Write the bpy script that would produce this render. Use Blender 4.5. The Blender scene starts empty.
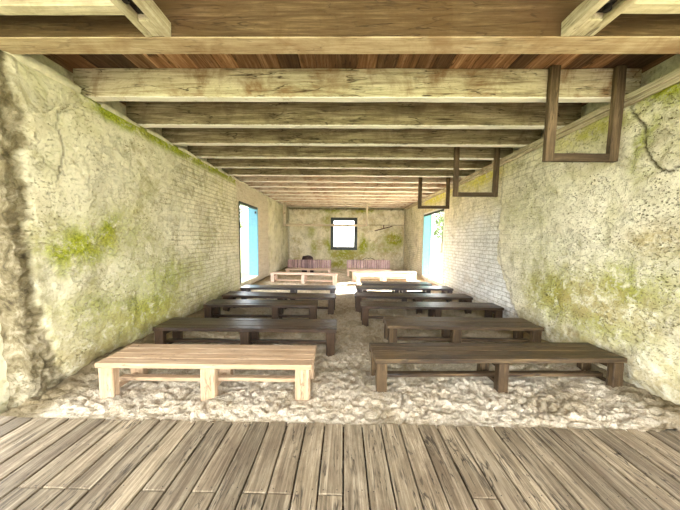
import bpy, bmesh, math, random
from mathutils import Vector, Matrix, noise
random.seed(11)
sc = bpy.context.scene
COL = sc.collection
PI = math.pi

# ------------------------------------------------------------------ node helpers
def new_mat(name):
    m = bpy.data.materials.new(name); m.use_nodes = True
    nt = m.node_tree; nt.nodes.clear()
    out = nt.nodes.new('ShaderNodeOutputMaterial')
    b = nt.nodes.new('ShaderNodeBsdfPrincipled')
    nt.links.new(b.outputs[0], out.inputs[0])
    return m, nt, b

class G:
    """small node-graph builder"""
    def __init__(s, nt): s.nt = nt
    def n(s, t, **k):
        x = s.nt.nodes.new(t)
        for a, v in k.items(): setattr(x, a, v)
        return x
    def set(s, inp, v):
        if hasattr(v, 'is_linked') or isinstance(v, bpy.types.NodeSocket): s.nt.links.new(v, inp)
        else: inp.default_value = v
    def obj(s): return s.n('ShaderNodeTexCoord').outputs['Object']
    def attr(s, name): return s.n('ShaderNodeAttribute', attribute_name=name).outputs['Fac']
    def mapping(s, vec, scale=(1, 1, 1), loc=(0, 0, 0), rot=(0, 0, 0)):
        m = s.n('ShaderNodeMapping'); s.set(m.inputs[0], vec)
        s.set(m.inputs['Location'], loc); m.inputs['Scale'].default_value = scale
        m.inputs['Rotation'].default_value = rot
        return m.outputs[0]
    def noise(s, vec, scale, detail=6, rough=.6, dist=0.0):
        m = s.n('ShaderNodeTexNoise'); s.set(m.inputs['Vector'], vec)
        m.inputs['Scale'].default_value = scale; m.inputs['Detail'].default_value = detail
        m.inputs['Roughness'].default_value = rough; m.inputs['Distortion'].default_value = dist
        return m.outputs['Fac']
    def voro(s, vec, scale, feature='F1', rnd=1.0):
        m = s.n('ShaderNodeTexVoronoi', feature=feature); s.set(m.inputs['Vector'], vec)
        m.inputs['Scale'].default_value = scale; m.inputs['Randomness'].default_value = rnd
        return m.outputs['Distance']
    def ramp(s, fac, pts):
        m = s.n('ShaderNodeValToRGB'); s.set(m.inputs[0], fac)
        e = m.color_ramp.elements
        while len(e) < len(pts): e.new(.5)
        for el, (p, c) in zip(e, pts):
            el.position = p
            el.color = (c, c, c, 1) if not isinstance(c, (tuple, list)) else (*c, 1)
        return m.outputs[0]
    def math(s, op, a, b=0.0, clamp=False):
        m = s.n('ShaderNodeMath', operation=op, use_clamp=clamp); s.set(m.inputs[0], a); s.set(m.inputs[1], b)
        return m.outputs[0]
    def mix(s, fac, a, b, mode='MIX'):
        m = s.n('ShaderNodeMix', data_type='RGBA', blend_type=mode)
        s.set(m.inputs[0], fac)
        s.set(m.inputs[6], (*a, 1) if isinstance(a, tuple) and len(a) == 3 else a)
        s.set(m.inputs[7], (*b, 1) if isinstance(b, tuple) and len(b) == 3 else b)
        return m.outputs[2]
    def bump(s, h, strength=.5, dist=.01, nrm=None):
        m = s.n('ShaderNodeBump'); m.inputs['Strength'].default_value = strength
        m.inputs['Distance'].default_value = dist; s.set(m.inputs['Height'], h)
        if nrm is not None: s.set(m.inputs['Normal'], nrm)
        return m.outputs[0]

_wood = {}
def wood(name, dark, mid, light, axis=0, rough=.75, grain=60, stain=None, stain_amt=.5, bumpd=.004, island=.25, spec=.3, contrast=1.0, streak=0.0, checks=.7, scuff=.25, underlit=None):
    key = (name, axis)
    if key in _wood: return _wood[key]
    m, nt, b = new_mat('%s_%s' % (name, 'xyz'[axis])); g = G(nt)
    co = g.obj()
    oi = g.n('ShaderNodeObjectInfo').outputs['Random']
    isl = g.n('ShaderNodeNewGeometry').outputs['Random Per Island']
    off = g.n('ShaderNodeCombineXYZ')
    g.set(off.inputs[0], g.math('MULTIPLY', oi, 37.0)); g.set(off.inputs[1], g.math('MULTIPLY', isl, 23.0)); g.set(off.inputs[2], g.math('MULTIPLY', isl, 11.0))
    sc_ = [1, 1, 1]; sc_[axis] = .045
    vec = g.mapping(co, tuple(sc_), off.outputs[0])
    fine = g.noise(vec, grain * 1.3, 8, .78, .3)
    sc2 = [1, 1, 1]; sc2[axis] = .12
    vec2 = g.mapping(co, tuple(sc2), off.outputs[0])
    broad = g.noise(vec2, 9, 4, .6, 1.2)
    f = g.math('ADD', g.math('MULTIPLY', fine, .62), g.math('MULTIPLY', broad, .38))
    w = .17 / contrast
    c = g.ramp(f, [(.5 - w, dark), (.5, mid), (.5 + w, light)])
    # per plank tone
    t = g.math('ADD', g.math('MULTIPLY', isl, island * 2), 1 - island)
    c = g.mix(1.0, c, g.ramp(t, [(0, 0.0), (1, 1.0)]) if False else t, 'MULTIPLY') if island else c
    if stain:
        st = g.noise(co, 2.2, 7, .7, .6)
        c = g.mix(g.math('MULTIPLY', g.ramp(st, [(.46, 0), (.64, 1)]), stain_amt), c, stain)
    if streak:
        sk = g.noise(vec, grain * .5, 3, .5)
        c = g.mix(g.math('MULTIPLY', g.ramp(sk, [(.58, 0), (.66, 1)]), streak), c, light)
    # open checks along the grain and small scuffs
    ckn = g.noise(vec2, grain * .32, 3, .55, .8)
    chk = g.ramp(g.math('ABSOLUTE', g.math('SUBTRACT', ckn, .5)), [(.004, 1), (.018, 0)])
    chk = g.math('MULTIPLY', chk, g.ramp(g.noise(co, 3.1, 3, .6), [(.42, 0), (.56, 1)]))
    c = g.mix(g.math('MULTIPLY', chk, checks), c, tuple(x * .35 for x in dark))
    sc3 = g.noise(co, 24, 6, .75)
    c = g.mix(g.math('MULTIPLY', g.ramp(sc3, [(.56, 0), (.68, 1)]), scuff), c, tuple(x * .7 for x in dark))
    if underlit is not None:   # bounce light on the underside, painted into the timber's lowest edge
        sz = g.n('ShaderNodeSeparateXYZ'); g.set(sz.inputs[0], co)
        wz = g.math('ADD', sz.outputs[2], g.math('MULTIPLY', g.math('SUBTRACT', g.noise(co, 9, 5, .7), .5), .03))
        c = g.mix(g.ramp(g.math('SUBTRACT', wz, underlit), [(.004, .92), (.012, 0)]), c, (.84, .81, .72))
    g.set(b.inputs['Base Color'], c)
    b.inputs['Roughness'].default_value = rough
    b.inputs['Specular IOR Level'].default_value = spec
    h = g.math('SUBTRACT', f, g.math('MULTIPLY', chk, .5))
    g.set(b.inputs['Normal'], g.bump(h, 1.0, bumpd))
    _wood[key] = m
    return m

def flat(name, col, rough=.6, metal=0.0, var=.15, scale=14):
    m, nt, b = new_mat(name); g = G(nt)
    nz = g.noise(g.obj(), scale, 5, .6)
    d = tuple(max(0, c * (1 - var * 2)) for c in col); l = tuple(min(1, c * (1 + var)) for c in col)
    g.set(b.inputs['Base Color'], g.ramp(nz, [(.3, d), (.7, l)]))
    b.inputs['Roughness'].default_value = rough; b.inputs['Metallic'].default_value = metal
    g.set(b.inputs['Normal'], g.bump(nz, .3, .004))
    return m

# ------------------------------------------------------------------ mesh helpers
def link(name, bm, mats, parent=None, smooth=False, loc=None, rotz=0):
    me = bpy.data.meshes.new(name); bm.to_mesh(me); bm.free()
    for mm in (mats if isinstance(mats, (list, tuple)) else [mats]): me.materials.append(mm)
    if smooth:
        for p in me.polygons: p.use_smooth = True
    o = bpy.data.objects.new(name, me); COL.objects.link(o)
    if parent: o.parent = parent
    if loc: o.location = loc
    if rotz: o.rotation_euler = (0, 0, rotz)
    return o

def box(bm, x0, x1, y0, y1, z0, z1, mi=0, seg=0, wob=0.0, bev=0.004, rot=None, piv=None):
    """box with optional length segments (wavy edges) and a small bevel"""
    t = bmesh.new()
    bmesh.ops.create_cube(t, size=1)
    for v in t.verts:
        v.co = Vector(((x0 + x1) / 2 + v.co.x * (x1 - x0), (y0 + y1) / 2 + v.co.y * (y1 - y0), (z0 + z1) / 2 + v.co.z * (z1 - z0)))
    ex = [x1 - x0, y1 - y0, z1 - z0]; ax = ex.index(max(ex))
    if seg:
        ed = [e for e in t.edges if abs((e.verts[0].co - e.verts[1].co)[ax]) > ex[ax] * .9]
        bmesh.ops.subdivide_edges(t, edges=ed, cuts=seg)
    if bev:
        be = [e for e in t.edges if e.calc_face_angle(0) > .5]
        bmesh.ops.bevel(t, geom=be, offset=min(bev, min(ex) * .3), segments=1, affect='EDGES')
    if wob:
        s = random.random() * 50
        for v in t.verts:
            n = noise.noise_vector(Vector((v.co.x * 2.2 + s, v.co.y * 2.2, v.co.z * 2.2)) ) * wob + noise.noise_vector(v.co * 9 + Vector((s, 0, 0))) * wob * .4
            n[ax] *= .2; v.co += n
    if rot is not None:
        bmesh.ops.rotate(t, cent=Vector(piv or (0, 0, 0)), matrix=rot, verts=t.verts)
    for f in t.faces: f.material_index = mi
    me = bpy.data.meshes.new('t'); t.to_mesh(me); t.free(); bm.from_mesh(me); bpy.data.meshes.remove(me)

def tube(bm, pts, r, n=10, mi=0):
    rings = []
    for i, p in enumerate(pts):
        p = Vector(p); a = Vector(pts[max(0, i - 1)]); b_ = Vector(pts[min(len(pts) - 1, i + 1)])
        d = (b_ - a).normalized(); u = d.orthogonal().normalized() if i == 0 else (rings_u - d * rings_u.dot(d)).normalized()
        rings_u = u; w = d.cross(u)
        rr = r[i] if isinstance(r, (list, tuple)) else r
        rings.append([bm.verts.new(p + (u * math.cos(k * 2 * PI / n) + w * math.sin(k * 2 * PI / n)) * rr) for k in range(n)])
    for a, b_ in zip(rings, rings[1:]):
        for k in range(n):
            f = bm.faces.new((a[k], a[(k + 1) % n], b_[(k + 1) % n], b_[k])); f.material_index = mi
    bm.faces.new(rings[0][::-1]); bm.faces.new(rings[-1])

def thing(name, label, cat, loc=(0, 0, 0), rotz=0, group=None):
    o = bpy.data.objects.new(name, None); COL.objects.link(o)
    o.empty_display_size = .1
    o.location = loc; o.rotation_euler = (0, 0, rotz)
    return tag(o, label, cat, group)
def tag(o, label, cat=None, group=None, kind=None):
    o['label'] = label
    if cat: o['category'] = cat
    if group: o['group'] = group
    if kind: o['kind'] = kind
    return o
def struct(o, label): return tag(o, label, kind='structure')

def sm(a, b, x):
    t = min(1, max(0, (x - a) / (b - a))) if a != b else float(x > a)
    return t * t * (3 - 2 * t)
def fbm(v, o=4): return noise.fractal(v, 1.0, 2.0, o, noise_basis='PERLIN_ORIGINAL')

# ------------------------------------------------------------------ materials
def wall_material(name, base_a, base_b, brick_axes, daylight_amt=0.0):
    m, nt, b = new_mat(name); g = G(nt)
    co = g.obj()
    big = g.noise(co, 1.3, 8, .62, .5)
    med = g.noise(co, 6, 8, .68, .8)
    fine = g.noise(co, 45, 5, .7)
    col = g.ramp(g.math('ADD', g.math('MULTIPLY', big, .45), g.math('MULTIPLY', med, .55)),
                 [(.36, base_b), (.47, tuple(x * .97 for x in base_a)), (.56, base_a), (.66, tuple(min(1, x * 1.13) for x in base_a))])
    # skim coat that has come away in sharp-edged patches
    sk = g.noise(g.mapping(co, (1, 1, 1), (3.1, 1.7, 8.2)), 1.7, 9, .66, .35)
    skm = g.ramp(sk, [(.515, 0), (.53, 1)])
    col = g.mix(g.math('MULTIPLY', skm, .38), col, g.ramp(med, [(.38, tuple(x * .62 for x in base_b)), (.6, tuple(x * .88 for x in base_a))]))
    drk = g.noise(g.mapping(co, (1, 1, .8), (1.1, 5.7, 2.2)), 3.4, 9, .74, .5)
    col = g.mix(g.math('MULTIPLY', g.ramp(drk, [(.54, 0), (.64, 1)]), .55), col, (.30, .26, .13))
    # lime-wash streaks and stains
    st = g.noise(g.mapping(co, (1, 1, .25)), 7, 6, .65, .6)
    col = g.mix(g.math('MULTIPLY', g.ramp(st, [(.55, 0), (.68, 1)]), .38), col, (.36, .33, .17))
    pk = g.noise(co, 16, 4, .6, .4)
    pko = g.attr('pock')
    # greenish bloom everywhere, thin
    bl = g.noise(co, 2.1, 6, .7, .7)
    col = g.mix(g.math('MULTIPLY', g.ramp(bl, [(.50, 0), (.64, 1)]), .35), col, (.45, .42, .14))
    # moss
    mo = g.attr('moss'); mn = g.noise(co, 9, 8, .72, .5); mn2 = g.noise(co, 38, 4, .7)
    mm = g.math('MULTIPLY', mo, g.ramp(g.math('ADD', g.math('MULTIPLY', mn, .7), g.math('MULTIPLY', mn2, .3)), [(.36, 0), (.50, 1)]))
    mcol = g.ramp(mn2, [(.3, (.08, .10, .008)), (.5, (.29, .32, .02)), (.72, (.52, .54, .08))])
    col = g.mix(mm, col, mcol)
    # ochre / lichen
    oc = g.attr('ochre')
    om = g.math('MULTIPLY', oc, g.ramp(mn, [(.38, 0), (.55, 1)]))
    col = g.mix(g.math('MULTIPLY', om, .9), col, (.42, .33, .13))
    ye = g.math('MULTIPLY', g.attr('yellow'), g.ramp(mn, [(.36, 0), (.5, 1)]))
    col = g.mix(g.math('MULTIPLY', ye, .85), col, (.72, .66, .06))
    # brick
    br = g.attr('brick')
    sep = g.n('ShaderNodeSeparateXYZ'); g.set(sep.inputs[0], co)
    cm = g.n('ShaderNodeCombineXYZ')
    wv = g.math('MULTIPLY', g.math('SUBTRACT', g.noise(co, 5, 3, .6), .5), .03)
    g.set(cm.inputs[0], g.math('ADD', sep.outputs[brick_axes[0]], wv)); g.set(cm.inputs[1], g.math('ADD', sep.outputs[brick_axes[1]], wv))
    bt = g.n('ShaderNodeTexBrick'); g.set(bt.inputs['Vector'], cm.outputs[0])
    for k, v in (('Scale', 1.0), ('Mortar Size', .007), ('Mortar Smooth', .35), ('Brick Width', .235), ('Row Height', .078), ('Bias', 0.0)): bt.inputs[k].default_value = v
    bt.inputs['Color1'].default_value = (.2, .2, .2, 1); bt.inputs['Color2'].default_value = (.9, .9, .9, 1)
    mort = bt.outputs['Fac']
    raw = g.attr('rawbrick')
    col = g.mix(g.math('MULTIPLY', g.attr('cool_daylight'), daylight_amt), col, g.ramp(med, [(.33, (.55, .56, .55)), (.5, (.84, .86, .88))]))  # whitewashed brick, with cool doorway daylight mixed into its colour
    bcol = g.mix(bt.outputs['Color'], (.36, .27, .17), (.60, .50, .36))
    bcol = g.mix(g.ramp(fine, [(.42, 0), (.6, .9)]), bcol, (.74, .68, .54))
    bcol = g.mix(mort, bcol, (.62, .56, .42))
    col = g.mix(g.math('MULTIPLY', br, g.math('MULTIPLY', mort, .55)), col, (.33, .29, .19))
    col = g.mix(raw, col, bcol)
    # rough stone core
    ro = g.attr('rough')
    rcol = g.ramp(med, [(.34, (.07, .055, .033)), (.48, (.20, .165, .09)), (.62, (.38, .33, .22))])
    col = g.mix(ro, col, rcol)
    # dirt lodged in pits
    pit = g.voro(g.mapping(co, (1, 1, 1.25)), 25)
    pmask = g.ramp(g.math('ADD', pit, g.math('MULTIPLY', g.math('SUBTRACT', med, .5), -.9)), [(.10, 1), (.22, 0)])
    pmask = g.math('MULTIPLY', pmask, g.math('MULTIPLY', pko, g.ramp(g.noise(co, 2.6, 5, .7), [(.42, .1), (.54, 1)])))
    dk = g.ramp(g.noise(g.mapping(co, (1, 1, 1.6)), 30, 8, .8, .4), [(.55, 0), (.62, 1)])
    dkm = g.math('MULTIPLY', dk, g.math('MULTIPLY', g.math('ADD', g.math('MULTIPLY', pko, .75), .2), g.ramp(g.noise(co, 1.9, 5, .7), [(.38, .35), (.55, 1)])))
    col = g.mix(dkm, col, (.21, .17, .07))
    col = g.mix(g.math('MULTIPLY', pmask, .8), col, (.16, .14, .055))
    ck = g.attr('crack')
    col = g.mix(ck, col, (.08, .065, .03))
    g.set(b.inputs['Base Color'], col)
    b.inputs['Roughness'].default_value = .93; b.inputs['Specular IOR Level'].default_value = .15
    h = g.math('ADD', g.math('MULTIPLY', med, .8), g.math('MULTIPLY', fine, .3))
    h = g.math('ADD', h, g.math('MULTIPLY', pk, .3))
    h = g.math('SUBTRACT', h, g.math('MULTIPLY', skm, .35))
    h = g.math('SUBTRACT', h, g.math('MULTIPLY', pmask, .5))
    h = g.math('SUBTRACT', h, g.math('MULTIPLY', dkm, .4))
    h = g.math('SUBTRACT', h, g.math('MULTIPLY', g.math('MULTIPLY', mort, g.math('MAXIMUM', br, raw)), 1.1))
    g.set(b.inputs['Normal'], g.bump(h, .9, .022))
    return m

M_wallL = wall_material('wall_plaster_left', (.76, .71, .52), (.46, .41, .26), (1, 2))
M_wallR = wall_material('wall_plaster_right', (.88, .83, .65), (.62, .57, .39), (1, 2), .7)
M_wallB = wall_material('wall_plaster_back', (.84, .79, .62), (.54, .49, .33), (0, 2))

def sand_material():
    m, nt, b = new_mat('loose_sand'); g = G(nt); co = g.obj()
    n1 = g.noise(co, 1.1, 6, .6, .4); n2 = g.noise(co, 15, 9, .8, .6); n3 = g.noise(co, 70, 4, .7)
    col = g.ramp(g.math('ADD', g.math('MULTIPLY', n1, .35), g.math('MULTIPLY', n2, .65)), [(.35, (.27, .19, .10)), (.47, (.62, .52, .365)), (.60, (.88, .80, .64))])
    col = g.mix(g.ramp(n3, [(.55, 0), (.66, .6)]), col, (.30, .22, .125))
    col = g.mix(g.math('MULTIPLY', g.attr('dimming'), g.ramp(n2, [(.3, .6), (.6, 1)])), col, (.23, .175, .085))  # damp sand at the walls plus painted shade across the middle rows
    col = g.mix(g.math('MULTIPLY', g.ramp(g.voro(co, 38), [(.05, 1), (.14, 0)]), g.ramp(n2, [(.5, 0), (.6, .8)])), col, (.18, .13, .07))
    g.set(b.inputs['Base Color'], col); b.inputs['Roughness'].default_value = .95; b.inputs['Specular IOR Level'].default_value = .1
    h = g.math('ADD', g.math('MULTIPLY', n2, .55), g.math('MULTIPLY', n3, .6))
    g.set(b.inputs['Normal'], g.bump(h, 1.0, .05))
    return m
M_sand = sand_material()

def grass_material():
    m, nt, b = new_mat('mown_grass'); g = G(nt); co = g.obj()
    n = g.noise(co, .6, 8, .7)
    gr = g.ramp(n, [(.35, (.05, .07, .012)), (.6, (.10, .115, .025))])
    sp_ = g.n('ShaderNodeSeparateXYZ'); g.set(sp_.inputs[0], co)
    ed = g.math('ADD', g.math('ABSOLUTE', sp_.outputs[0]), g.math('MULTIPLY', n, 2.0))
    g.set(b.inputs['Base Color'], g.mix(g.ramp(g.math('MULTIPLY', ed, .1), [(.46, 0), (.56, 1)]), (.17, .145, .11), gr))
    b.inputs['Roughness'].default_value = .95
    g.set(b.inputs['Normal'], g.bump(g.noise(co, 30, 4, .7), .6, .03))
    return m
M_grass = grass_material()
M_leaf = flat('tree_leaves', (.10, .14, .04), .8, var=.35, scale=2)
M_bark = flat('tree_bark', (.16, .12, .08), .9, var=.3)

C_ = lambda *a: a
def W(kind, axis):
    if kind == 'pale':   return wood('bench_pale_wood', (.20, .12, .06), (.385, .262, .155), (.60, .46, .305), axis, stain=(.36, .23, .12), stain_amt=.4, grain=42, contrast=.9, checks=.6, island=.12)
    if kind == 'dark':   return wood('bench_dark_wood', (.009, .005, .003), (.022, .012, .006), (.070, .042, .022), axis, rough=.36, spec=.4, grain=40, stain=(.09, .05, .025), stain_amt=.4, bumpd=.004)
    if kind == 'brown':  return wood('bench_brown_wood', (.013, .007, .0025), (.042, .024, .010), (.15, .098, .043), axis, rough=.48, spec=.35, grain=40, stain=(.11, .07, .032), stain_amt=.4, bumpd=.006, contrast=1.2)
    if kind == 'grey':   return wood('bench_grey_wood', (.02, .015, .015), (.055, .044, .046), (.20, .17, .17), axis, rough=.30, spec=.7, grain=40, bumpd=.003)
    if kind == 'pink':   return wood('bench_bleached_wood', (.50, .34, .24), (.74, .55, .43), (.84, .69, .57), axis, grain=42, checks=.3)
    if kind == 'deck':   return wood('deck_plank_wood', (.040, .028, .014), (.178, .138, .084), (.48, .40, .27), axis, rough=.8, grain=48, island=.30, stain=(.09, .058, .032), stain_amt=.5, bumpd=.006, streak=.3, contrast=.9, checks=.8)
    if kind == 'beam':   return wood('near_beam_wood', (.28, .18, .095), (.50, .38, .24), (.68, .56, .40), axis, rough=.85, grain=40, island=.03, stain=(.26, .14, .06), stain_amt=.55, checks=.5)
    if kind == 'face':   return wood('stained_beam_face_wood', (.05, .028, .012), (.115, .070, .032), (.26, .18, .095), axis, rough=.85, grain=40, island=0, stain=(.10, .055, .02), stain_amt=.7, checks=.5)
    if kind == 'cream':  return wood('limewashed_joist_wood', (.18, .115, .055), (.60, .53, .35), (.80, .74, .55), axis, rough=.9, grain=34, island=0, stain=(.26, .14, .06), stain_amt=.85, bumpd=.008, contrast=1.25, checks=.9, scuff=.5, underlit=2.905)
    if kind == 'joist':  return wood('weathered_joist_wood', (.09, .065, .035), (.27, .22, .125), (.54, .46, .30), axis, rough=.9, grain=34, island=0, stain=(.12, .08, .045), stain_amt=.65, bumpd=.012, contrast=1.2, checks=.9, scuff=.5, underlit=2.905)
    if kind == 'jlit':   return wood('door_lit_joist_wood', (.34, .21, .13), (.66, .54, .42), (.80, .72, .60), axis, rough=.9, grain=24, island=0, stain=(.38, .19, .10), stain_amt=.6, bumpd=.008, scuff=.4, underlit=2.905)  # joist wood repeated paler and pinker, doorway light put into its colour
    if kind == 'rail':   return wood('bleached_rail_wood', (.26, .20, .13), (.50, .42, .30), (.68, .60, .46), axis, rough=.9, grain=24, island=0)
    if kind == 'ceil':   return wood('ceiling_board_wood', (.07, .032, .014), (.185, .092, .042), (.42, .26, .145), axis, rough=.8, grain=24, island=.75)
    if kind == 'frame':  return wood('hanging_frame_wood', (.032, .021, .010), (.095, .064, .034), (.26, .18, .10), axis, rough=.8, grain=34)
    if kind == 'plate':  return wood('wall_plate_wood', (.24, .19, .115), (.54, .47, .33), (.78, .71, .55), axis, rough=.9, grain=30, island=.1, stain=(.25, .18, .10), stain_amt=.6)
    if kind == 'slat':   return wood('slat_bench_wood', (.17, .10, .10), (.30, .20, .20), (.50, .38, .37), axis, rough=.7, island=.35)
M_green = flat('dark_green_paint', (.008, .018, .011), .45)
M_teal = flat('blue_door_paint', (.12, .34, .48), .5, var=.08)
M_teal2 = flat('teal_door_paint', (.10, .32, .35), .5, var=.08)
M_white = flat('white_frame_paint', (.78, .78, .76), .6, var=.05)
M_rust = flat('rusty_iron', (.13, .06, .035), .8, .2, var=.4)
M_iron = flat('dark_iron', (.03, .025, .02), .6, .5)
M_hole = flat('dark_recess_wood', (.02, .012, .006), .9)
M_lime = flat('lime_mortar', (.66, .61, .44), .95, var=.18, scale=9)
M_stump = flat('charred_stump', (.055, .03, .028), .9, var=.4)
M_pipe = flat('painted_conduit', (.52, .48, .34), .7)
M_nail = flat('plank_nail_iron', (.03, .022, .015), .6, .4)

def glass_material():
    m, nt, b = new_mat('window_glass'); g = G(nt)
    n = g.noise(g.obj(), 3, 3, .5)
    b.inputs['Base Color'].default_value = (.96, .98, .97, 1); b.inputs['Roughness'].default_value = .02
    b.inputs['Transmission Weight'].default_value = 1.0; b.inputs['IOR'].default_value = 1.02
    g.set(b.inputs['Normal'], g.bump(n, .05, .002))
    return m
M_glass = glass_material()

# ------------------------------------------------------------------ walls
def gauss(y, z, b): return math.exp(-(((y - b[0]) / b[2]) ** 2 + ((z - b[1]) / b[3]) ** 2) * .9)
def segdist(p, pts):
    best = 9
    for a, b_ in zip(pts, pts[1:]):
        a = Vector(a); b_ = Vector(b_); d = b_ - a; t = max(0, min(1, (p - a).dot(d) / d.length_squared))
        best = min(best, (p - a - d * t).length)
    return best
ATT = ('moss', 'ochre', 'yellow', 'brick', 'rawbrick', 'rough', 'pock', 'crack', 'cool_daylight')

def steps(a, b_, f, stops=()):
    """grid lines from a to b_ with local spacing f(v), passing exactly through the stops"""
    ks = [a] + sorted(s for s in stops if a < s < b_) + [b_]; out = [a]
    for p, q in zip(ks, ks[1:]):
        n = max(1, round((q - p) / f((p + q) / 2 if q - p < 2 else p + .3 * (q - p))))
        if q - p >= 2:
            v = p; tmp = []
            while v < q: v += f(v); tmp.append(v)
            tmp = [p + (t - p) * (q - p) / (tmp[-1] - p) for t in tmp]; out += tmp
        else: out += [p + (q - p) * (i + 1) / n for i in range(n)]
    return out

def wall(name, place, us, zs, openings, disp, masks, thick, mat, label, uend=None):
    """place(u, z, n) -> world point, n metres behind the face"""
    bm = bmesh.new()
    L = {a: bm.verts.layers.float.new(a) for a in ATT}
    V = {}; Bk = {}
    def dimming(u, z):
        d = 1.0
        for (a, b_, c, e) in openings:
            du = max(a - u, u - b_, 0); dz = max(c - z, z - e, 0)
            d = min(d, sm(0, .10, math.hypot(du, dz)))
        return d
    for i, u in enumerate(us):
        for j, z in enumerate(zs):
            mk = masks(u, z)
            dd = disp(u, z, mk) * dimming(u, z)
            uu = uend(u, z) if uend else u
            v = bm.verts.new(place(uu, z, -dd)); V[i, j] = v
            for a in ATT: v[L[a]] = mk.get(a, 0.0)
    def inside(u, z): return any(a < u < b_ and c < z < e for a, b_, c, e in openings)
    cells = set()
    for i in range(len(us) - 1):
        for j in range(len(zs) - 1):
            if inside((us[i] + us[i + 1]) / 2, (zs[j] + zs[j + 1]) / 2): continue
            cells.add((i, j)); bm.faces.new((V[i, j], V[i + 1, j], V[i + 1, j + 1], V[i, j + 1]))
    def bk(i, j):
        if (i, j) not in Bk:
            uu = uend(us[i], zs[j]) if uend else us[i]
            v = bm.verts.new(place(uu, zs[j], thick)); Bk[i, j] = v
            for a in ATT: v[L[a]] = V[i, j][L[a]]
        return Bk[i, j]
    for (i, j) in cells:   # rims of the wall and of every opening
        for (di, dj, p, q) in ((-1, 0, (i, j), (i, j + 1)), (1, 0, (i + 1, j), (i + 1, j + 1)), (0, -1, (i, j), (i + 1, j)), (0, 1, (i, j + 1), (i + 1, j + 1))):
            if (i + di, j + dj) not in cells:
                bm.faces.new((V[p], V[q], bk(*q), bk(*p)))
    # outer face, coarse strips between opening borders
    cu = sorted({us[0], us[-1], *[o for op in openings for o in op[:2]]}); cz = sorted({zs[0], zs[-1], *[o for op in openings for o in op[2:]]})
    for a, b_ in zip(cu, cu[1:]):
        for c, e in zip(cz, cz[1:]):
            if inside((a + b_) / 2, (c + e) / 2): continue
            bm.faces.new([bm.verts.new(place(p, q, thick)) for p, q in ((a, c), (b_, c), (b_, e), (a, e))])
    bmesh.ops.recalc_face_normals(bm, faces=bm.faces)
    o = link(name, bm, mat, smooth=True)
    return struct(o, label)

# left wall -------------------------------------------------------
ML = [(2.31, 1.27, .14, .15, .95), (2.54, 1.36, .30, .20, 1.0), (2.84, 1.47, .17, .24, .95), (3.0, 1.5, .5, .3, .35), (3.35, .42, .8, .36, .8), (2.75, .62, .5, .25, .55),
      (5.11, .25, .9, .45, .35), (3.7, .85, .8, .28, .6)]
TL = []
def rough_edge(z):
    pts = [(0, 2.36), (.16, 2.22), (.63, 2.16), (1.0, 2.07), (1.58, 2.08), (2.07, 2.09), (2.4, 2.12), (2.54, 2.06), (2.95, 2.03)]
    for (a, b_), (c, d) in zip(pts, pts[1:]):
        if a <= z <= c: return b_ + (d - b_) * (z - a) / (c - a)
    return 2.03
def masksL(u, z):
    P = Vector((u, z, 0)); n1 = fbm(P * 2.5, 4); n2 = fbm(P * 7 + Vector((5, 0, 0)), 3)
    mk = {}
    mo = max([g_[4] * gauss(u + n1 * .12, z + n2 * .08, g_) for g_ in ML])
    mo = max(mo, .95 * sm(2.70 + .05 * n1, 2.83, z) * sm(2.5, 2.9, u) * (1 - sm(6, 7.0, u)))
    mk['moss'] = min(1, mo * 1.2)
    mk['ochre'] = .55 * (1 - sm(.25, .75, z + n1 * .2)) * (1 - sm(4, 6, u)) + .25 * sm(.1, .5, n1)
    mk['rough'] = 1 - sm(0, .05, u - rough_edge(z) - n2 * .035 - n1 * .03)
    mk['brick'] = sm(3.4, 4.8, u + n1 * .9) * (1 - sm(7.6, 7.8, u)) * .95
    mk['rawbrick'] = .9 * sm(6.2, 6.3, u + n2 * .1) * (1 - sm(8.8, 8.9, u + n2 * .1))
    if u < 6.45 and z < 2.4: mk['rawbrick'] *= .3
    mk['pock'] = .25 + .5 * sm(-.1, .3, n1) + .2 * sm(2.6, 3.4, u)
    # lost plaster step and a crack near the end of the wall
    mk['crack'] = (1 - sm(.004, .012, segdist(Vector((u + n2 * .015, z + n1 * .01)), [(2.38, 2.62), (2.36, 2.45), (2.40, 2.3), (2.36, 2.12), (2.33, 1.95)]))) * .6
    return mk
def dispL(u, z, mk):
    P = Vector((u, z, 3.3))
    d = .012 * fbm(P * 1.2, 3) + .007 * fbm(P * 6, 4)
    r = mk['rough']
    d = d * (1 - r) + r * (-.035 + .035 * fbm(P * 9, 4) + .02 * fbm(P * 25, 2))
    d += .006 * sm(.02, .05, noise.cell(P * 2.3) * .1 * sm(0, .2, fbm(P * 1.7 + Vector((9, 9, 0)), 3)))
    d -= .012 * sm(0, .12, fbm(P * 3.1 + Vector((2, 7, 0)), 4) - .22)
    d -= .03 * (1 - sm(.08, .16, z + .05 * fbm(P * 4, 3)))
    d -= .008 * mk.get('crack', 0)
    return d
usL = steps(2.0, 12.2, lambda v: max(.016, .0078 * v), (6.37, 7.77, 7.85))
zsL = steps(-.15, 2.90, lambda v: .021, (.26, 2.39))
def uendL(u, z):
    # the broken end of the wall leans and is chipped
    w = 1 - sm(2.0, 2.25, u)
    P = Vector((0, z, 7))
    e = -.03 + .10 * (1 - sm(.2, 2.2, z)) + .03 * fbm(P * 3, 3) + .02 * fbm(P * 11, 3)
    return u + w * e
wall('wall_left', lambda u, z, n: Vector((-2.67 - n, u, z)), usL, zsL, [(6.37, 7.77, .26, 2.39)], dispL, masksL, .26, M_wallL,
     'long left wall of old plaster over brick with moss patches and a broken near end', uendL)

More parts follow.
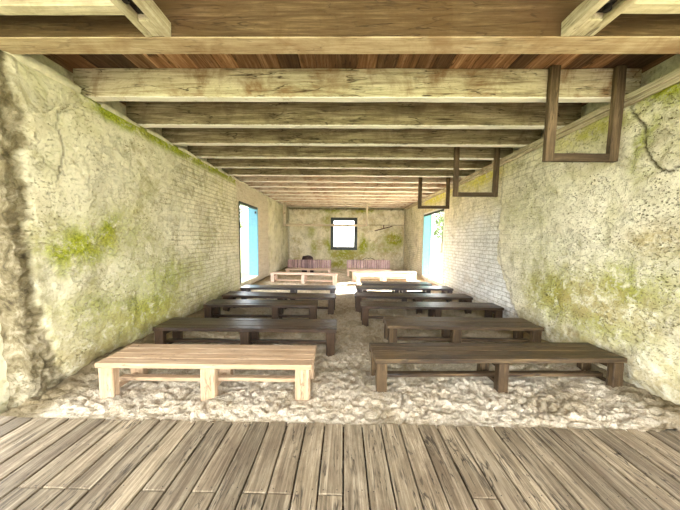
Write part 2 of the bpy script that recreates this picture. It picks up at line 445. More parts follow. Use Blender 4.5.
# right wall ------------------------------------------------------
MR = [(2.25, 2.80, .28, .13, 1.0), (2.47, 2.36, .06, .28, .7), (2.95, 2.70, .32, .12, .6), (2.57, .98, .45, .26, .8), (3.33, .74, .5, .36, .85), (2.8, .55, .54, .2, .7), (4.09, 1.86, .59, .35, .25), (3.7, 1.2, .5, .3, .3)]
CR = [(2.60, 2.80), (2.59, 2.72), (2.47, 2.56), (2.45, 2.38), (2.40, 2.20), (2.26, 2.06), (2.1, 2.13)]
CR2 = [(4.62, 2.85), (4.60, 2.2), (4.66, 1.82), (4.6, 1.4), (4.52, 1.01), (4.36, .86), (4.22, .7), (4.16, .42)]
def masksR(u, z):
    P = Vector((u, z, 20)); n1 = fbm(P * 2.5, 4); n2 = fbm(P * 7 + Vector((5, 0, 0)), 3)
    mk = {}
    mo = max([g_[4] * gauss(u + n1 * .14, z + n2 * .1, g_) for g_ in MR])
    mk['moss'] = min(1, mo * 1.2)
    y = max(.8 * gauss(u, z, (5.3, 2.72, .75, .16)), .9 * gauss(u, z, (7.9, 2.78, 1.3, .2)), .35 * gauss(u, z, (3.1, 2.72, .5, .12)))
    mk['yellow'] = min(1, y * 1.4)
    mk['ochre'] = max(.95 * gauss(u, z, (2.34, 1.47, .24, .14)), .95 * gauss(u + n1 * .3, z + n2 * .15, (2.9, .75, .8, .3)), .75 * (1 - sm(.15, .6, z + n1 * .25)) * (1 - sm(4, 5, u)))
    side = (u - 4.45) - .25 * (1.0 - min(z, 1.2)) * 0
    e = 4.62 if z > 1.1 else 4.62 - (1.1 - z) * .65
    step = sm(-.02, .02, u - e + n2 * .05)
    mk['step'] = step
    mk['cool_daylight'] = step * (1 - sm(1.5, 2.3, z + n1 * .3)) * (1 - sm(9, 9.3, u))  # where bluish door daylight is painted on the brick
    mk['brick'] = max(step * (1 - .55 * sm(1.5, 2.1, z + n1 * .3)), .55 * sm(2.35, 2.55, z) * sm(3.2, 3.6, u) , .2 * sm(3, 4, u)) * (1 - sm(7.05, 7.1, u) * (0 if z > 2.4 else 0))
    mk['rawbrick'] = .55 * sm(8.98, 9.0, u) * (1 - sm(9.25, 9.35, u + n2 * .08)) + (.5 * sm(.3, .5, n1) * step * (1 - sm(.5, .9, z)))
    mk['pock'] = .55 + .45 * sm(-.2, .2, n1) * (1 - sm(5, 6, u) * .5)
    mk['crack'] = max((1 - sm(.004, .015, segdist(Vector((u + n2 * .02, z + n1 * .01)), CR))) * (1 if u < 2.7 else 0), .35 * (1 - sm(.005, .03, segdist(Vector((u + n2 * .05, z)), CR2))))
    mk['rough'] = .35 * sm(.28, .4, fbm(P * 1.9 + Vector((3, 1, 1)), 4)) * (1 - sm(.4, 1.0, z)) * (1 - sm(4.0, 4.5, u))
    return mk
def dispR(u, z, mk):
    P = Vector((u, z, 23.3))
    d = .014 * fbm(P * 1.2, 3) + .007 * fbm(P * 6, 4)
    d -= .014 * sm(0, .12, fbm(P * 3.1 + Vector((2, 7, 0)), 4) - .2)
    d -= .018 * mk['step']
    if u < 3.0: # proud plaster patch above the crack
        d += .012 * sm(-.02, .02, (2.52 - u)) * sm(2.0, 2.15, z)
    d -= .02 * (1 - sm(.06, .14, z + .05 * fbm(P * 4, 3)))
    d -= .01 * mk['crack']
    d += .01 * mk['rough'] * fbm(P * 12, 3)
    return d
usR = steps(1.7, 12.2, lambda v: max(.016, .0078 * v), (7.10, 8.96))
zsR = steps(-.15, 2.80, lambda v: .021, (.19, 2.38))
wall('wall_right', lambda u, z, n: Vector((2.83 + n, u, z)), usR, zsR, [(7.10, 8.96, .19, 2.38)], dispR, masksR, .33, M_wallR,
     'long right wall of pitted cream plaster and whitewashed brick, moss near the top')

# back wall -------------------------------------------------------
MB_ = [(-.66, 2.80, .5, .12, .8), (.99, 2.84, .5, .13, .9), (-1.37, 1.1, .24, .34, .5), (.88, 1.15, .2, .45, .9), (.07, .70, .72, .24, 1.0), (-.75, 1.1, .15, .5, .6), (2.35, 1.43, .45, .36, .8), (-1.61, 1.77, .2, .3, .45), (1.4, 1.1, .4, .2, .4), (-.35, .25, .5, .18, .7), (-.75, 2.3, .2, .4, .5), (2.1, .95, .5, .12, .5)]
def masksB(u, z):
    P = Vector((u, z, 40)); n1 = fbm(P * 2, 4); n2 = fbm(P * 6, 3)
    mk = {'moss': min(1, 1.7 * max(g_[4] * gauss(u + n1 * .2, z + n2 * .15, g_) for g_ in MB_)), 'pock': .6,
          'ochre': .6 * sm(0, .4, n1) + .3 * (1 - sm(.3, .9, z)), 'rough': .9 * (1 - sm(.04, .07, abs(z - 2.865) + n2 * .02)),
          'crack': .5 * (1 - sm(.01, .03, abs(z - 2.12 - n1 * .02))) * (1 if u > .9 else 0)}
    return mk
def dispB(u, z, mk):
    P = Vector((u, z, 43)); return .015 * fbm(P * 1.3, 3) + .01 * fbm(P * 5, 4)
usB = steps(-2.8, 3.0, lambda v: .05, (-.60, .62))
zsB = steps(-.15, 2.90, lambda v: .045, (.95, 2.44))
wall('wall_back', lambda u, z, n: Vector((u, 11.95 + n, z)), usB, zsB, [(-.60, .62, .95, 2.44)], dispB, masksB, .4, M_wallB,
     'far end wall of stained cream plaster with moss around its one window')

# upper outer wythe that closes the pockets between the joist ends
bm = bmesh.new()
box(bm, -3.12, -2.93, 1.95, 12.35, 2.90, 3.27, bev=0)
struct(link('wall_left_upper', bm, M_wallL), 'top of the left wall behind the joist ends')
bm = bmesh.new()
box(bm, 3.08, 3.25, 1.70, 12.35, 2.80, 3.27, bev=0)
struct(link('wall_right_upper', bm, M_wallR), 'top of the right wall behind the joist ends')
bm = bmesh.new(); box(bm, -2.93, 3.08, 12.1, 12.35, 2.90, 3.195, bev=0)
struct(link('wall_back_upper', bm, M_wallB), 'top of the far wall above the window')

# ------------------------------------------------------------------ floor of loose sand
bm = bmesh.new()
dl = bm.verts.layers.float.new('dimming')
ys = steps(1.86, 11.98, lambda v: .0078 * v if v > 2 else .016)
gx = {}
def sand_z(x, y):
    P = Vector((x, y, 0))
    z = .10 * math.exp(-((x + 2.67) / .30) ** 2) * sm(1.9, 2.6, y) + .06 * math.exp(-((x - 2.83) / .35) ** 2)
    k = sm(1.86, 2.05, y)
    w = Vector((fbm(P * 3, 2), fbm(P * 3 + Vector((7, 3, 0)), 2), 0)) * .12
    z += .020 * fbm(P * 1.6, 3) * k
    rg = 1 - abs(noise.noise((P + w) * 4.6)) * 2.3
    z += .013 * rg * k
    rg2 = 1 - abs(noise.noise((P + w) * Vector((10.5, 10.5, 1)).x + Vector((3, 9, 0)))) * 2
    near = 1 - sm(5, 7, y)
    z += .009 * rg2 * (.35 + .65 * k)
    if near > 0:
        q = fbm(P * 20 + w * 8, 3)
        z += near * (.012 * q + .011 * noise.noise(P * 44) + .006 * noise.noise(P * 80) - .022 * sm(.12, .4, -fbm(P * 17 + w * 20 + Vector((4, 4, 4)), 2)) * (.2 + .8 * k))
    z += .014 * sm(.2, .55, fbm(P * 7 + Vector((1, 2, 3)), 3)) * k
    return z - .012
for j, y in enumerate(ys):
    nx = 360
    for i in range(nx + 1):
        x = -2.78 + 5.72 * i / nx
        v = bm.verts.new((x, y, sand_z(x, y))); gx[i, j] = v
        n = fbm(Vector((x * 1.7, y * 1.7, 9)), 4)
        v[dl] = min(1, .95 * (1 - sm(.05, .42, x + 2.67 + n * .15)) + .8 * (1 - sm(.08, .4, 2.83 - x + n * .2)) * (1 - sm(4.5, 6, y)) + .4 * sm(.1, .4, n + .15 * sm(2.9, 3.4, y) * (1 - sm(4.6, 5.6, y))) + .30 * sm(2.7, 3.4, y) * (1 - sm(4.6, 5.8, y)))  # damp along the walls; last terms paint the shade between bench rows
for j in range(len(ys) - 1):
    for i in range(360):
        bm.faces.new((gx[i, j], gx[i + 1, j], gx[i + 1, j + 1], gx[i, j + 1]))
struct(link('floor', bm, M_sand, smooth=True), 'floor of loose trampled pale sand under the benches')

# ------------------------------------------------------------------ timber deck in front
bm = bmesh.new()
p = .1455; x = -4.36 + .008
k = 0
while x < 4.4:
    x0, x1 = x + .005, x + p - .005
    cuts = [-.9, 1.885 + random.uniform(-.006, .006)]
    if random.random() < .62 and x < 1.0: cuts.insert(1, 1.33)
    for a, b_ in zip(cuts, cuts[1:]):
        dz = random.uniform(-.002, .002)
        box(bm, x0, x1, a + .002, b_ - .002, -.035 + dz, 0 + dz, seg=8, wob=.0022, bev=.004)
    x += p; k += 1
# nail heads in pairs over each bearer
x = -4.36 + .008
while x < 4.4:
    for yy in (1.62, 1.345 , 1.0):
        for dx in (.03, .112):
            if random.random() < .9:
                jx = x + dx + random.uniform(-.006, .006); jy = yy + random.uniform(-.01, .01)
                bmesh.ops.create_circle(bm, cap_ends=True, segments=8, radius=.0036, matrix=Matrix.Translation((jx, jy, .0052)))
    x += p
bm.faces.ensure_lookup_table()
for f in bm.faces:
    if len(f.verts) == 8 and f.calc_area() < 1e-4: f.material_index = 1
struct(link('floor_deck', bm, [W('deck', 1), M_nail]), 'weathered plank deck laid in front of the sand floor')
bm = bmesh.new()
for yy in (.0, .9, 1.34, 1.8): box(bm, -4.3, 4.3, yy - .04, yy + .04, -.2, -.036)
struct(link('floor_deck_bearers', bm, W('frame', 0)), 'bearers under the plank deck')

# ------------------------------------------------------------------ ceiling
bm = bmesh.new(); x = -4.3
while x < 4.3:
    w = random.choice((.17, .2, .2, .23))
    for a, b_ in ((-2.6, .9), (.9, 4.6), (4.6, 8.5), (8.5, 12.34)):
        box(bm, x + .002, x + w - .002, a + .002, b_ - .002, 3.198, 3.223, bev=.003)
    x += w
struct(link('ceiling', bm, W('ceil', 1)), 'ceiling of reddish brown boards above the joists')
bm = bmesh.new(); box(bm, -4.6, 7.4, -2.6, 2.6, 3.275, 3.33, bev=0); box(bm, -3.4, 3.5, 2.6, 12.5, 3.275, 3.33, bev=0)  # near slab stretched out right and behind the camera to block sun and sky
struct(link('roof', bm, W('ceil', 1)), 'roof deck over the ceiling boards, with an added sun-blocking eave on the right')

# joists
names = ['first and palest behind the near beam', 'second from the front', 'third from the front', 'fourth from the front', 'fifth from the front', 'sixth from the front',
         'seventh from the front', 'eighth from the front', 'ninth from the front', 'tenth from the front', 'eleventh from the front', 'fifth from the far wall', 'fourth from the far wall',
         'third from the far wall', 'last but one before the far wall']
nj = 15
for k in range(nj):
    y0 = 2.675 + .637 * k
    kind = 'cream' if k == 0 else 'joist' if k < 6 else 'jlit'
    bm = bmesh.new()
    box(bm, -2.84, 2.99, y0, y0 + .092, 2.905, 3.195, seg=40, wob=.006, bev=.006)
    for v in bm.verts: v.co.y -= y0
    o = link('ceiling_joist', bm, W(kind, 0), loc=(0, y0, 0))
    lab = ('cream underlit' if k == 0 else 'grey-brown weathered' if k < 6 else 'door-lit pale reddish') + ' timber joist under the ceiling, ' + names[k]
    tag(o, lab, 'beam', 'ceiling joists')
    # a few knots are in the grain; mortar packing on the left wall before the next joist
    if k < 14:
        bm = bmesh.new(); n = 14; m_ = 6
        grid = []
        for i in range(n + 1):
            t = i / n; row = []
            yy = y0 + .105 + t * (.637 - .118)
            hh = .058 * (1 - .85 * sm(.62, 1, t)) * sm(-.05, .12, t) + .012 * fbm(Vector((yy * 5, k, 0)), 3)
            for j in range(m_ + 1):
                s = j / m_
                xx = -2.655 - .24 * s; zz = 2.885 + max(.016, hh) * math.sin(min(1, s * 3 + .25) * PI / 2) + .006 * noise.noise(Vector((xx * 20, yy * 20, 0)))
                row.append(bm.verts.new((xx, yy, zz)))
            grid.append(row)
        for i in range(n):
            for j in range(m_): bm.faces.new((grid[i][j], grid[i][j + 1], grid[i + 1][j + 1], grid[i + 1][j]))
        bo = [[bm.verts.new((v.co.x, v.co.y, 2.86)) for v in (r[0], r[-1])] for r in grid]
        for i in range(n):
            bm.faces.new((grid[i][0], grid[i + 1][0], bo[i + 1][0], bo[i][0]))
            bm.faces.new((grid[i][-1], bo[i][1], bo[i + 1][1], grid[i + 1][-1]))
        bmesh.ops.recalc_face_normals(bm, faces=bm.faces)
        struct(link('trim_%d' % (k + 20), bm, M_lime, smooth=True), 'lime mortar packed on the left wall top between two joists')
# mortar lump at the near end of the left wall top
bm = bmesh.new()
bmesh.ops.create_icosphere(bm, subdivisions=4, radius=1)
for v in bm.verts:
    c = v.co.copy(); s = Vector([math.copysign(abs(a) ** .55, a) for a in c])
    v.co = Vector((-2.80 + s.x * .15, 2.33 + s.y * .31, 2.925 + s.z * .055)) + noise.noise_vector(c * 3) * .015
struct(link('trim_19', bm, M_lime, smooth=True), 'lime mortar capping on the near end of the left wall')

# near cross beam, trimmers and tail joists
cb = thing('cross_beam', 'thick brown cross beam spanning the top of the view above the deck edge', 'beam', (0, 1.985, 2.905))
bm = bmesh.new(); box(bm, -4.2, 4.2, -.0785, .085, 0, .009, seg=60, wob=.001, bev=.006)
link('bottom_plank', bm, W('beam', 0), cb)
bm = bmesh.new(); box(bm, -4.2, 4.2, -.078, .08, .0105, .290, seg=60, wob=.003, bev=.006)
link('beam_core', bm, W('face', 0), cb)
def trimmer(x0, x1, holes, label):
    t = thing('trimmer_beam', label, 'beam', ((x0 + x1) / 2, 1.4, 2.905), 0, 'trimmers meeting the near cross beam')
    w = (x1 - x0) / 2
    bm = bmesh.new()
    # two boards with a rectangular notch left between and around the bolts
    hy0, hy1 = .20, .37
    box(bm, -w, -w * .45, -3.0, .503, 0, .10, seg=12, wob=.002); box(bm, w * .45, w, -3.0, .503, 0, .10, seg=12, wob=.002)
    box(bm, -w * .45, w * .45, -3.0, hy0, 0.004, .10, seg=8, wob=.002); box(bm, -w * .45, w * .45, hy1, .503, .004, .10)
    link('board', bm, W('plate', 1), t)
    bm = bmesh.new(); box(bm, -w * .45, w * .45, hy0, hy1, .05, .099, bev=0)
    link('notch', bm, M_hole, t)
    for s in (-1, 1):
        bm = bmesh.new(); tube(bm, [(s * w * .22, (hy0 + hy1) / 2 + s * .035, .05), (s * w * .22, (hy0 + hy1) / 2 + s * .035, .02)], .02, 12)
        link('bolt', bm, M_iron, t)
trimmer(-1.46, -1.27, 1, 'pale notched trimmer beam running to the cross beam, left of centre')
trimmer(1.53, 1.76, 1, 'pale notched trimmer beam running to the cross beam, right of centre')
for x0, x1, lab in ((-4.2, -1.462, 'short tail joist left of the notched trimmer, nearest the camera'), (1.762, 4.2, 'short tail joist right of the notched trimmer, nearest the camera')):
    bm = bmesh.new(); box(bm, x0, x1, 1.66, 1.735, 2.915, 3.19, seg=20, wob=.003)
    tag(link('tail_joist', bm, W('plate', 0)), lab, 'beam', 'tail joists')

# wall plate on the right wall
bm = bmesh.new(); y = 1.7
while y < 12.0:
    ln = random.uniform(1.6, 2.6); e = min(12.1, y + ln)
    if 12.1 - e < .5: e = 12.1
    box(bm, 2.775, 3.07, y, e - .003, 2.845, 2.902, seg=16, wob=.004)
    box(bm, 2.80, 3.07, y + .3, min(12.1, e + .297), 2.80, 2.843, seg=16, wob=.004)
    y = e
struct(link('trim_1', bm, W('plate', 1)), 'pale timber wall plate on top of the right wall')

# ------------------------------------------------------------------ hanging frames
def hang(x0, x1, y, zb, zt, w, label, tilt=0.0, t=.05):
    r = thing('hanging_rack', label, 'rack', ((x0 + x1) / 2, y, zb), 0, 'timber racks hung from the joists')
    h = (x1 - x0) / 2
    for s in (-1, 1):
        bm = bmesh.new(); xa = s * (h - w / 2)
        box(bm, xa - w / 2, xa + w / 2, -t / 2, t / 2, .0, zt - zb, seg=8, wob=.004)
        for v in bm.verts: v.co.x += tilt * v.co.z
        link('post', bm, W('frame', 2), r)
    bm = bmesh.new(); box(bm, -h + w + .001, h - w - .001, -t / 2, t / 2, 0, w * .85, seg=6, wob=.003)
    link('crossbar', bm, W('frame', 0), r)
hang(2.035, 2.768, 2.645, 2.262, 3.19, .09, 'dark open timber rack hanging by the right wall, nearest and largest', .012)
hang(1.935, 2.72, 4.54, 2.225, 3.19, .085, 'dark open timber rack hanging by the right wall, middle of three', .0)
hang(1.88, 2.665, 6.45, 2.24, 3.19, .085, 'dark open timber rack hanging just above the right doorway')
r = thing('hanging_rail', 'long pale rail on two hangers crossing in front of the far window', 'rail', (-.77, 10.26, 1.97))
for nm, (a, b_, c, d) in (('hanger', (-1.70, -1.60, 0, .93)), ('hanger', (1.66, 1.74, 0, .935)), ('rail', (-1.599, 1.659, .0, .085))):
    bm = bmesh.new(); box(bm, a, b_, -.025, .025, c, d, seg=6, wob=.003)
    link(nm, bm, W('rail', 2 if nm == 'hanger' else 0), r)

# ------------------------------------------------------------------ benches
def bench(kind, fl, fr, yb, label, h=.33, apron=True, lw=.11, boards=4, midoff=0.0, group='rows of wooden benches', stretch=1, warp=.0):
    """fl, fr: front left and right top corners (x, y); yb: depth of the back edge at mid length"""
    fl = Vector((*fl, 0)); fr = Vector((*fr, 0)); L = (fr - fl).length; a = math.atan2(fr.y - fl.y, fr.x - fl.x)
    dp = min(.44, max(.36, yb - (fl.y + fr.y) / 2)); mid = (fl + fr) / 2
    c = mid + Vector((-math.sin(a), math.cos(a), 0)) * dp / 2
    r = thing('bench', label, 'bench', (c.x, c.y, 0), a, group)
    hl = L / 2; hd = dp / 2; th = .045
    bm = bmesh.new(); w = dp / boards
    for i in range(boards):
        dz = random.uniform(-.003, .003)
        box(bm, -hl + random.uniform(0, .012), hl - random.uniform(0, .012), -hd + i * w + .001, -hd + (i + 1) * w - .001, h - th + dz, h + dz, seg=14, wob=.0015, bev=.004)
    link('seat', bm, W(kind, 0), r)
    xs = (-hl + lw * .55 + .02, midoff, hl - lw * .55 - .02)
    for xx in xs:
        for s in (-1, 1):
            bm = bmesh.new(); y0 = s * (hd - .04)
            box(bm, xx - lw / 2, xx + lw / 2, y0 - .035, y0 + .035, -.06, h - th - .001, seg=4, wob=.002, bev=.006)
            link('leg', bm, W(kind, 2), r)
        bm = bmesh.new(); box(bm, xx - .022, xx + .022, -hd + .078, hd - .078, h - th - .085, h - th - .002, bev=.004)
        link('crosspiece', bm, W(kind, 1), r)
    # low stretcher from end to end
    for q in range(stretch):
        yy = 0.0
        bm = bmesh.new(); xa = -hl + .05; xb = hl - .05
        box(bm, xa, xb, yy - .03, yy + .03, .065, .10, seg=12, wob=.006)
        link('stretcher', bm, W(kind, 0), r)
        for xx in xs:
            bm = bmesh.new(); box(bm, xx - .02, xx + .02, -hd + .076, hd - .076, .028, .064, bev=.003)
            link('foot_rail', bm, W(kind, 1), r)
    if apron and kind in ('dark', 'brown', 'grey'):
        bm = bmesh.new(); box(bm, -hl + .012, hl - .012, hd - .026, hd - .006 + .02, h - th - .06, h - th - .002, seg=10, wob=.002)
        # the back rail sits behind the rear legs
        for v in bm.verts: v.co.y += .022
        link('back_rail', bm, W(kind, 0), r)
    return r
bench('pale', (-2.205, 2.12), (-.265, 2.15), 2.55, 'pale bare wood bench at front left, nearest the deck on its side', lw=.13, apron=False, midoff=.03)
bench('dark', (-2.38, 3.01), (-.07, 3.03), 3.43, 'near-black glossy bench directly behind the pale front left bench')
bench('dark', (-2.36, 4.10), (-.44, 4.15), 4.49, 'short dark bench third from the front on the left', midoff=.25)
bench('dark', (-2.39, 4.80), (-.15, 4.70), 5.10, 'dark bench fourth from the front on the left, set slightly crooked', midoff=.05)
bench('grey', (-2.34, 5.56), (-.16, 5.62), 5.96, 'greyish bench fifth from the front on the left, its far end by the blue doorway', midoff=.1)
bench('pink', (-2.38, 8.00), (-.20, 7.84), 8.26, 'bleached pinkish bench farthest back on the left, before the slatted bench', midoff=0)
bench('brown', (.30, 2.27), (2.745, 2.37), 2.70, 'long dark brown bench at front right reaching the mossy wall', lw=.10, midoff=.02)
bench('brown', (.58, 3.20), (2.61, 3.20), 3.60, 'shorter brown bench second from the front on the right', midoff=-.1)
bench('dark', (.30, 4.14), (2.70, 4.14), 4.50, 'long dark bench third from the front on the right', midoff=.1)
bench('dark', (.23, 4.88), (2.56, 4.87), 5.23, 'dark bench fourth from the front on the right', midoff=.12)
bench('grey', (.30, 5.68), (2.55, 5.74), 6.04, 'greyish bench fifth from the front on the right', midoff=.0)
bench('grey', (.47, 6.27), (2.25, 6.29), 6.65, 'short greyish bench sixth from the front on the right, before the teal doorway', midoff=.0)
bench('pink', (.39, 7.67), (2.19, 7.71), 8.03, 'bleached pinkish short bench on the right in front of a longer pale one', midoff=.0)
bench('pink', (.30, 8.62), (2.56, 8.66), 9.00, 'bleached pinkish long bench farthest back on the right, before the slatted bench', midoff=-.1)

def slat_bench(x0, x1, y, zt, label, warp):
    r = thing('slatted_bench', label, 'bench', ((x0 + x1) / 2, y, 0), 0, 'slatted benches at the far wall')
    h = (x1 - x0) / 2; bm = bmesh.new(); n = 24; w = 2 * h / n
    for i in range(n):
        t = random.uniform(-.012, .012)
        m_ = Matrix.Rotation(-.14, 3, 'X')
        box(bm, -h + i * w + .006, -h + (i + 1) * w - .006, .19, .21, .27, zt + t, seg=2, wob=.002, bev=.003, rot=m_, piv=(0, .2, .27))
    link('backrest', bm, W('slat', 2), r)
    bm = bmesh.new()
    for i in range(4): box(bm, -h, h, -.22 + i * .1, -.22 + i * .1 + .094, .225, .262, seg=8, wob=.002)
    link('seat', bm, W('pink', 0), r)
    for xx in (-h + .05, 0, h - .05):
        for yy in (-.18, .15):
            bm = bmesh.new(); box(bm, xx - .035, xx + .035, yy - .03, yy + .03, -.05, .224)
            link('leg', bm, W('pink', 2), r)
    return r
slat_bench(-2.26, -.50, 9.85, .60, 'slatted bench with purplish upright back at far left corner', 0)
sb = slat_bench(.14, 1.88, 9.85, .62, 'slatted bench with purplish upright back at far wall, right of window', 0)

bm = bmesh.new()
tube(bm, [(-1.52, 10.6, -.05), (-1.52, 10.6, .3), (-1.53, 10.6, .62), (-1.52, 10.6, .70), (-1.52, 10.6, .735)], [.26, .24, .235, .2, .1], 20)
for v in bm.verts: v.co += noise.noise_vector(v.co * 5) * .025
tag(link('tree_stump', bm, M_stump, smooth=True), 'dark round-topped stump showing above the far left slatted bench', 'stump')
bm = bmesh.new()
tube(bm, [(-.27, .245, .585), (-.21, .245, .64), (-.09, .245, .695), (.01, .245, .67), (.07, .245, .70), (.19, .245, .66), (.29, .245, .585)], .011, 8)
link('wire_hoop', bm, M_iron, sb)['label'] = 'thin dark wire hoop above the backrest'
# forked stick fixed on the back wall
r = thing('wall_bracket', 'rusty iron bar pinned at a slant on the far wall, right of the window', 'bracket', (1.88, 11.9, 1.96))
bm = bmesh.new(); tube(bm, [(-.42, 0, -.11), (0, -.01, 0), (.4, 0, .11)], .022, 8); link('bar', bm, M_rust, r)
bm = bmesh.new(); tube(bm, [(0, -.03, .17), (0, -.03, -.02)], .02, 8); tube(bm, [(0, -.02, .1), (0, .06, .1)], .014, 6); link('pin', bm, M_rust, r)
bm = bmesh.new(); tube(bm, [(2.775, 11.55, -.05), (2.77, 11.55, 1.5), (2.775, 11.55, 2.84)], .028, 10)
tag(link('conduit_pipe', bm, M_pipe, smooth=True), 'upright pipe in the far right corner against the wall', 'pipe')
bm = bmesh.new(); tube(bm, [(-2.62, 11.88, -.05), (-2.62, 11.88, 2.87)], .035, 10)
tag(link('corner_post', bm, M_pipe, smooth=True), 'slim upright post in the far left corner', 'post')

# ------------------------------------------------------------------ window and doors
def frame_x(name, x0, x1, z0, z1, y, w, d, mat, parent=None):
    bm = bmesh.new()
    box(bm, x0, x0 + w, y, y + d, z0, z1); box(bm, x1 - w, x1, y, y + d, z0, z1)
    box(bm, x0 + w, x1 - w, y, y + d, z1 - w, z1); box(bm, x0 + w, x1 - w, y, y + d, z0, z0 + w)
    return link(name, bm, mat, parent)
win = struct(frame_x('window_1', -.62, .64, .93, 2.46, 11.90, .15, .12, M_green), 'small window with dark green frame in the far wall')
bm = bmesh.new()
for i in range(1, 4): box(bm, -.47 + .96 * i / 4 - .008, -.47 + .96 * i / 4 + .008, 12.10, 12.12, 1.08, 2.31, bev=0)
for i in range(1, 5): box(bm, -.47, .49, 12.121, 12.14, 1.08 + 1.23 * i / 5 - .008, 1.08 + 1.23 * i / 5 + .008, bev=0)
link('window_muntins', bm, M_white, win)
bm = bmesh.new(); box(bm, -.47, .49, 12.145, 12.149, 1.08, 2.31, bev=0); link('window_pane', bm, M_glass, win)

def door_frame(name, xf, xo, y0, y1, z0, z1, w, mat, label, sgn):
    """frame lining round a doorway in a side wall: xf inner face, xo outer face"""
    a, b_ = min(xf, xo), max(xf, xo)
    bm = bmesh.new()
    box(bm, a, b_, y0, y0 + w, z0, z1); box(bm, a, b_, y0 + w, y1 - w, z1 - w, z1)
    d = struct(link(name, bm, mat), label)
    return d
d = door_frame('door_1', -2.66, -2.76, 6.37, 7.77, .26, 2.39, .06, M_green, 'left doorway with dark green frame and a bright blue jamb', -1)
bm = bmesh.new(); box(bm, -2.95, -2.66, 7.715, 7.768, .26, 2.39); link('door_jamb', bm, M_teal, d)
bm = bmesh.new(); box(bm, -2.95, -2.64, 6.37, 7.714, .235, .285, wob=.006, seg=6); link('door_sill', bm, M_lime, d)
bm = bmesh.new(); box(bm, -2.74, -2.69, 7.69, 7.714, 2.20, 2.27); link('door_hinge', bm, M_iron, d)
d = door_frame('door_2', 2.82, 2.92, 7.10, 8.96, .19, 2.38, .05, M_white, 'right doorway with pale frame and a teal jamb', 1)
bm = bmesh.new(); box(bm, 2.82, 3.08, 8.91, 8.958, .19, 2.38); link('door_jamb', bm, M_teal2, d)
bm = bmesh.new(); box(bm, 3.085, 3.16, 8.88, 8.955, .19, 2.38); link('door_post', bm, M_white, d)
bm = bmesh.new(); box(bm, 2.815, 2.86, 7.15, 8.905, 2.27, 2.33); link('door_head', bm, M_green, d)
bm = bmesh.new(); box(bm, 2.80, 3.16, 7.15, 8.88, .165, .215, wob=.006, seg=6); link('door_sill', bm, M_lime, d)

# ------------------------------------------------------------------ outdoors
bm = bmesh.new()
N = 60
g2 = {}
for i in range(N + 1):
    for j in range(N + 1):
        x = -90 + 180 * i / N; y = -60 + 180 * j / N
        g2[i, j] = bm.verts.new((x, y, -.22 + .08 * fbm(Vector((x * .1, y * .1, 0)), 3)))
for i in range(N):
    for j in range(N): bm.faces.new((g2[i, j], g2[i + 1, j], g2[i + 1, j + 1], g2[i, j + 1]))
struct(link('ground', bm, M_grass, smooth=True), 'bright grass outside the doorways')

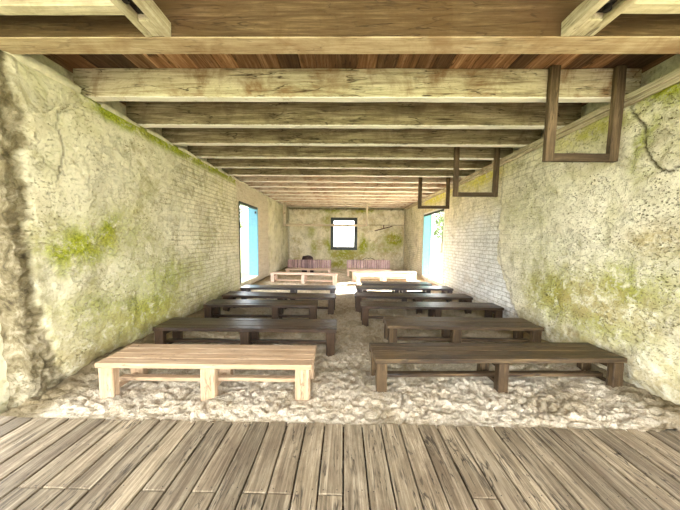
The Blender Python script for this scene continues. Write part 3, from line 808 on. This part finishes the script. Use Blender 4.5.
def tree(x, y, h, r_, label, seed):
    rnd = random.Random(seed)
    t = thing('tree', label, 'tree', (x, y, -.25), 0, 'trees outside')
    bm = bmesh.new(); tube(bm, [(0, 0, -.2), (.1, 0, h * .3), (.15, .1, h * .6), (0, .1, h * .85)], [h * .035, h * .028, h * .02, h * .008], 10)
    for k in range(6):
        a = rnd.uniform(0, 2 * PI); z = h * rnd.uniform(.35, .7)
        tube(bm, [(.12, .05, z), (math.cos(a) * r_ * .4, math.sin(a) * r_ * .4, z + h * .08), (math.cos(a) * r_ * .75, math.sin(a) * r_ * .75, z + h * .18)], [h * .012, h * .008, h * .003], 6)
    link('trunk', bm, M_bark, t)
    bm = bmesh.new()
    cl = [(rnd.uniform(0, 2 * PI), rnd.uniform(0, .8), rnd.uniform(.35, .95)) for _ in range(26)]
    for a, q, z in cl:
        c = Vector((math.cos(a) * q * r_, math.sin(a) * q * r_, z * h))
        for _ in range(70):
            dvec = Vector((rnd.gauss(0, 1), rnd.gauss(0, 1), rnd.gauss(0, .8))) * r_ * .17
            s = rnd.uniform(.09, .2); p_ = c + dvec; n_ = Vector((rnd.gauss(0, 1), rnd.gauss(0, 1), rnd.gauss(0, 1))).normalized()
            u = n_.orthogonal().normalized() * s; w = n_.cross(u) * .6
            bm.faces.new([bm.verts.new(p_ + v) for v in (u, w, -u, -w)])
    link('foliage', bm, M_leaf, t)
tree(12.5, 32, 6.5, 3.2, 'leafy tree seen through the right doorway', 1)
tree(17.5, 38, 7.5, 3.6, 'taller leafy tree at the right edge of the right doorway view', 2)
tree(-16, 36, 7, 3.4, 'leafy tree seen through the left doorway', 4)

# ------------------------------------------------------------------ light
w = bpy.data.worlds.new('sky'); sc.world = w; w.use_nodes = True
nt = w.node_tree; nt.nodes.clear(); g = G(nt)
out = g.n('ShaderNodeOutputWorld'); bg = g.n('ShaderNodeBackground')
tc = g.n('ShaderNodeTexCoord').outputs['Generated']; sp = g.n('ShaderNodeSeparateXYZ'); g.set(sp.inputs[0], tc)
g.set(bg.inputs[0], g.ramp(sp.outputs[2], [(0.0, (.50, .50, .49)), (.25, (.72, .74, .77)), (.7, (.90, .95, 1.0))]))
bg.inputs[1].default_value = 5.6
nt.links.new(bg.outputs[0], out.inputs[0])
sd = bpy.data.lights.new('sun', 'SUN'); sd.energy = 36.0; sd.angle = math.radians(3); sd.color = (1, .97, .93)
so = bpy.data.objects.new('sun', sd); COL.objects.link(so)
so.rotation_euler = Vector((-1.0, -.22, -.72)).to_track_quat('-Z', 'Y').to_euler()

# ------------------------------------------------------------------ camera
cam = bpy.data.cameras.new('camera'); co_ = bpy.data.objects.new('camera', cam); COL.objects.link(co_)
cam.sensor_width = 36; cam.lens = 250 / 680 * 36; cam.clip_start = .05; cam.clip_end = 400
co_.matrix_world = Matrix.Translation((0, 0, 1.45)) @ Matrix.Rotation(.014, 4, 'Z') @ Matrix.Rotation(PI / 2 - .064, 4, 'X') @ Matrix.Rotation(.010, 4, 'Z')
sc.camera = co_
sc.cycles.max_bounces = 16; sc.cycles.diffuse_bounces = 12
sc.view_settings.view_transform = 'Standard'; sc.view_settings.look = 'None'
sc.view_settings.gamma = 1; sc.view_settings.use_curve_mapping = False
sc.view_settings.exposure = 1.65
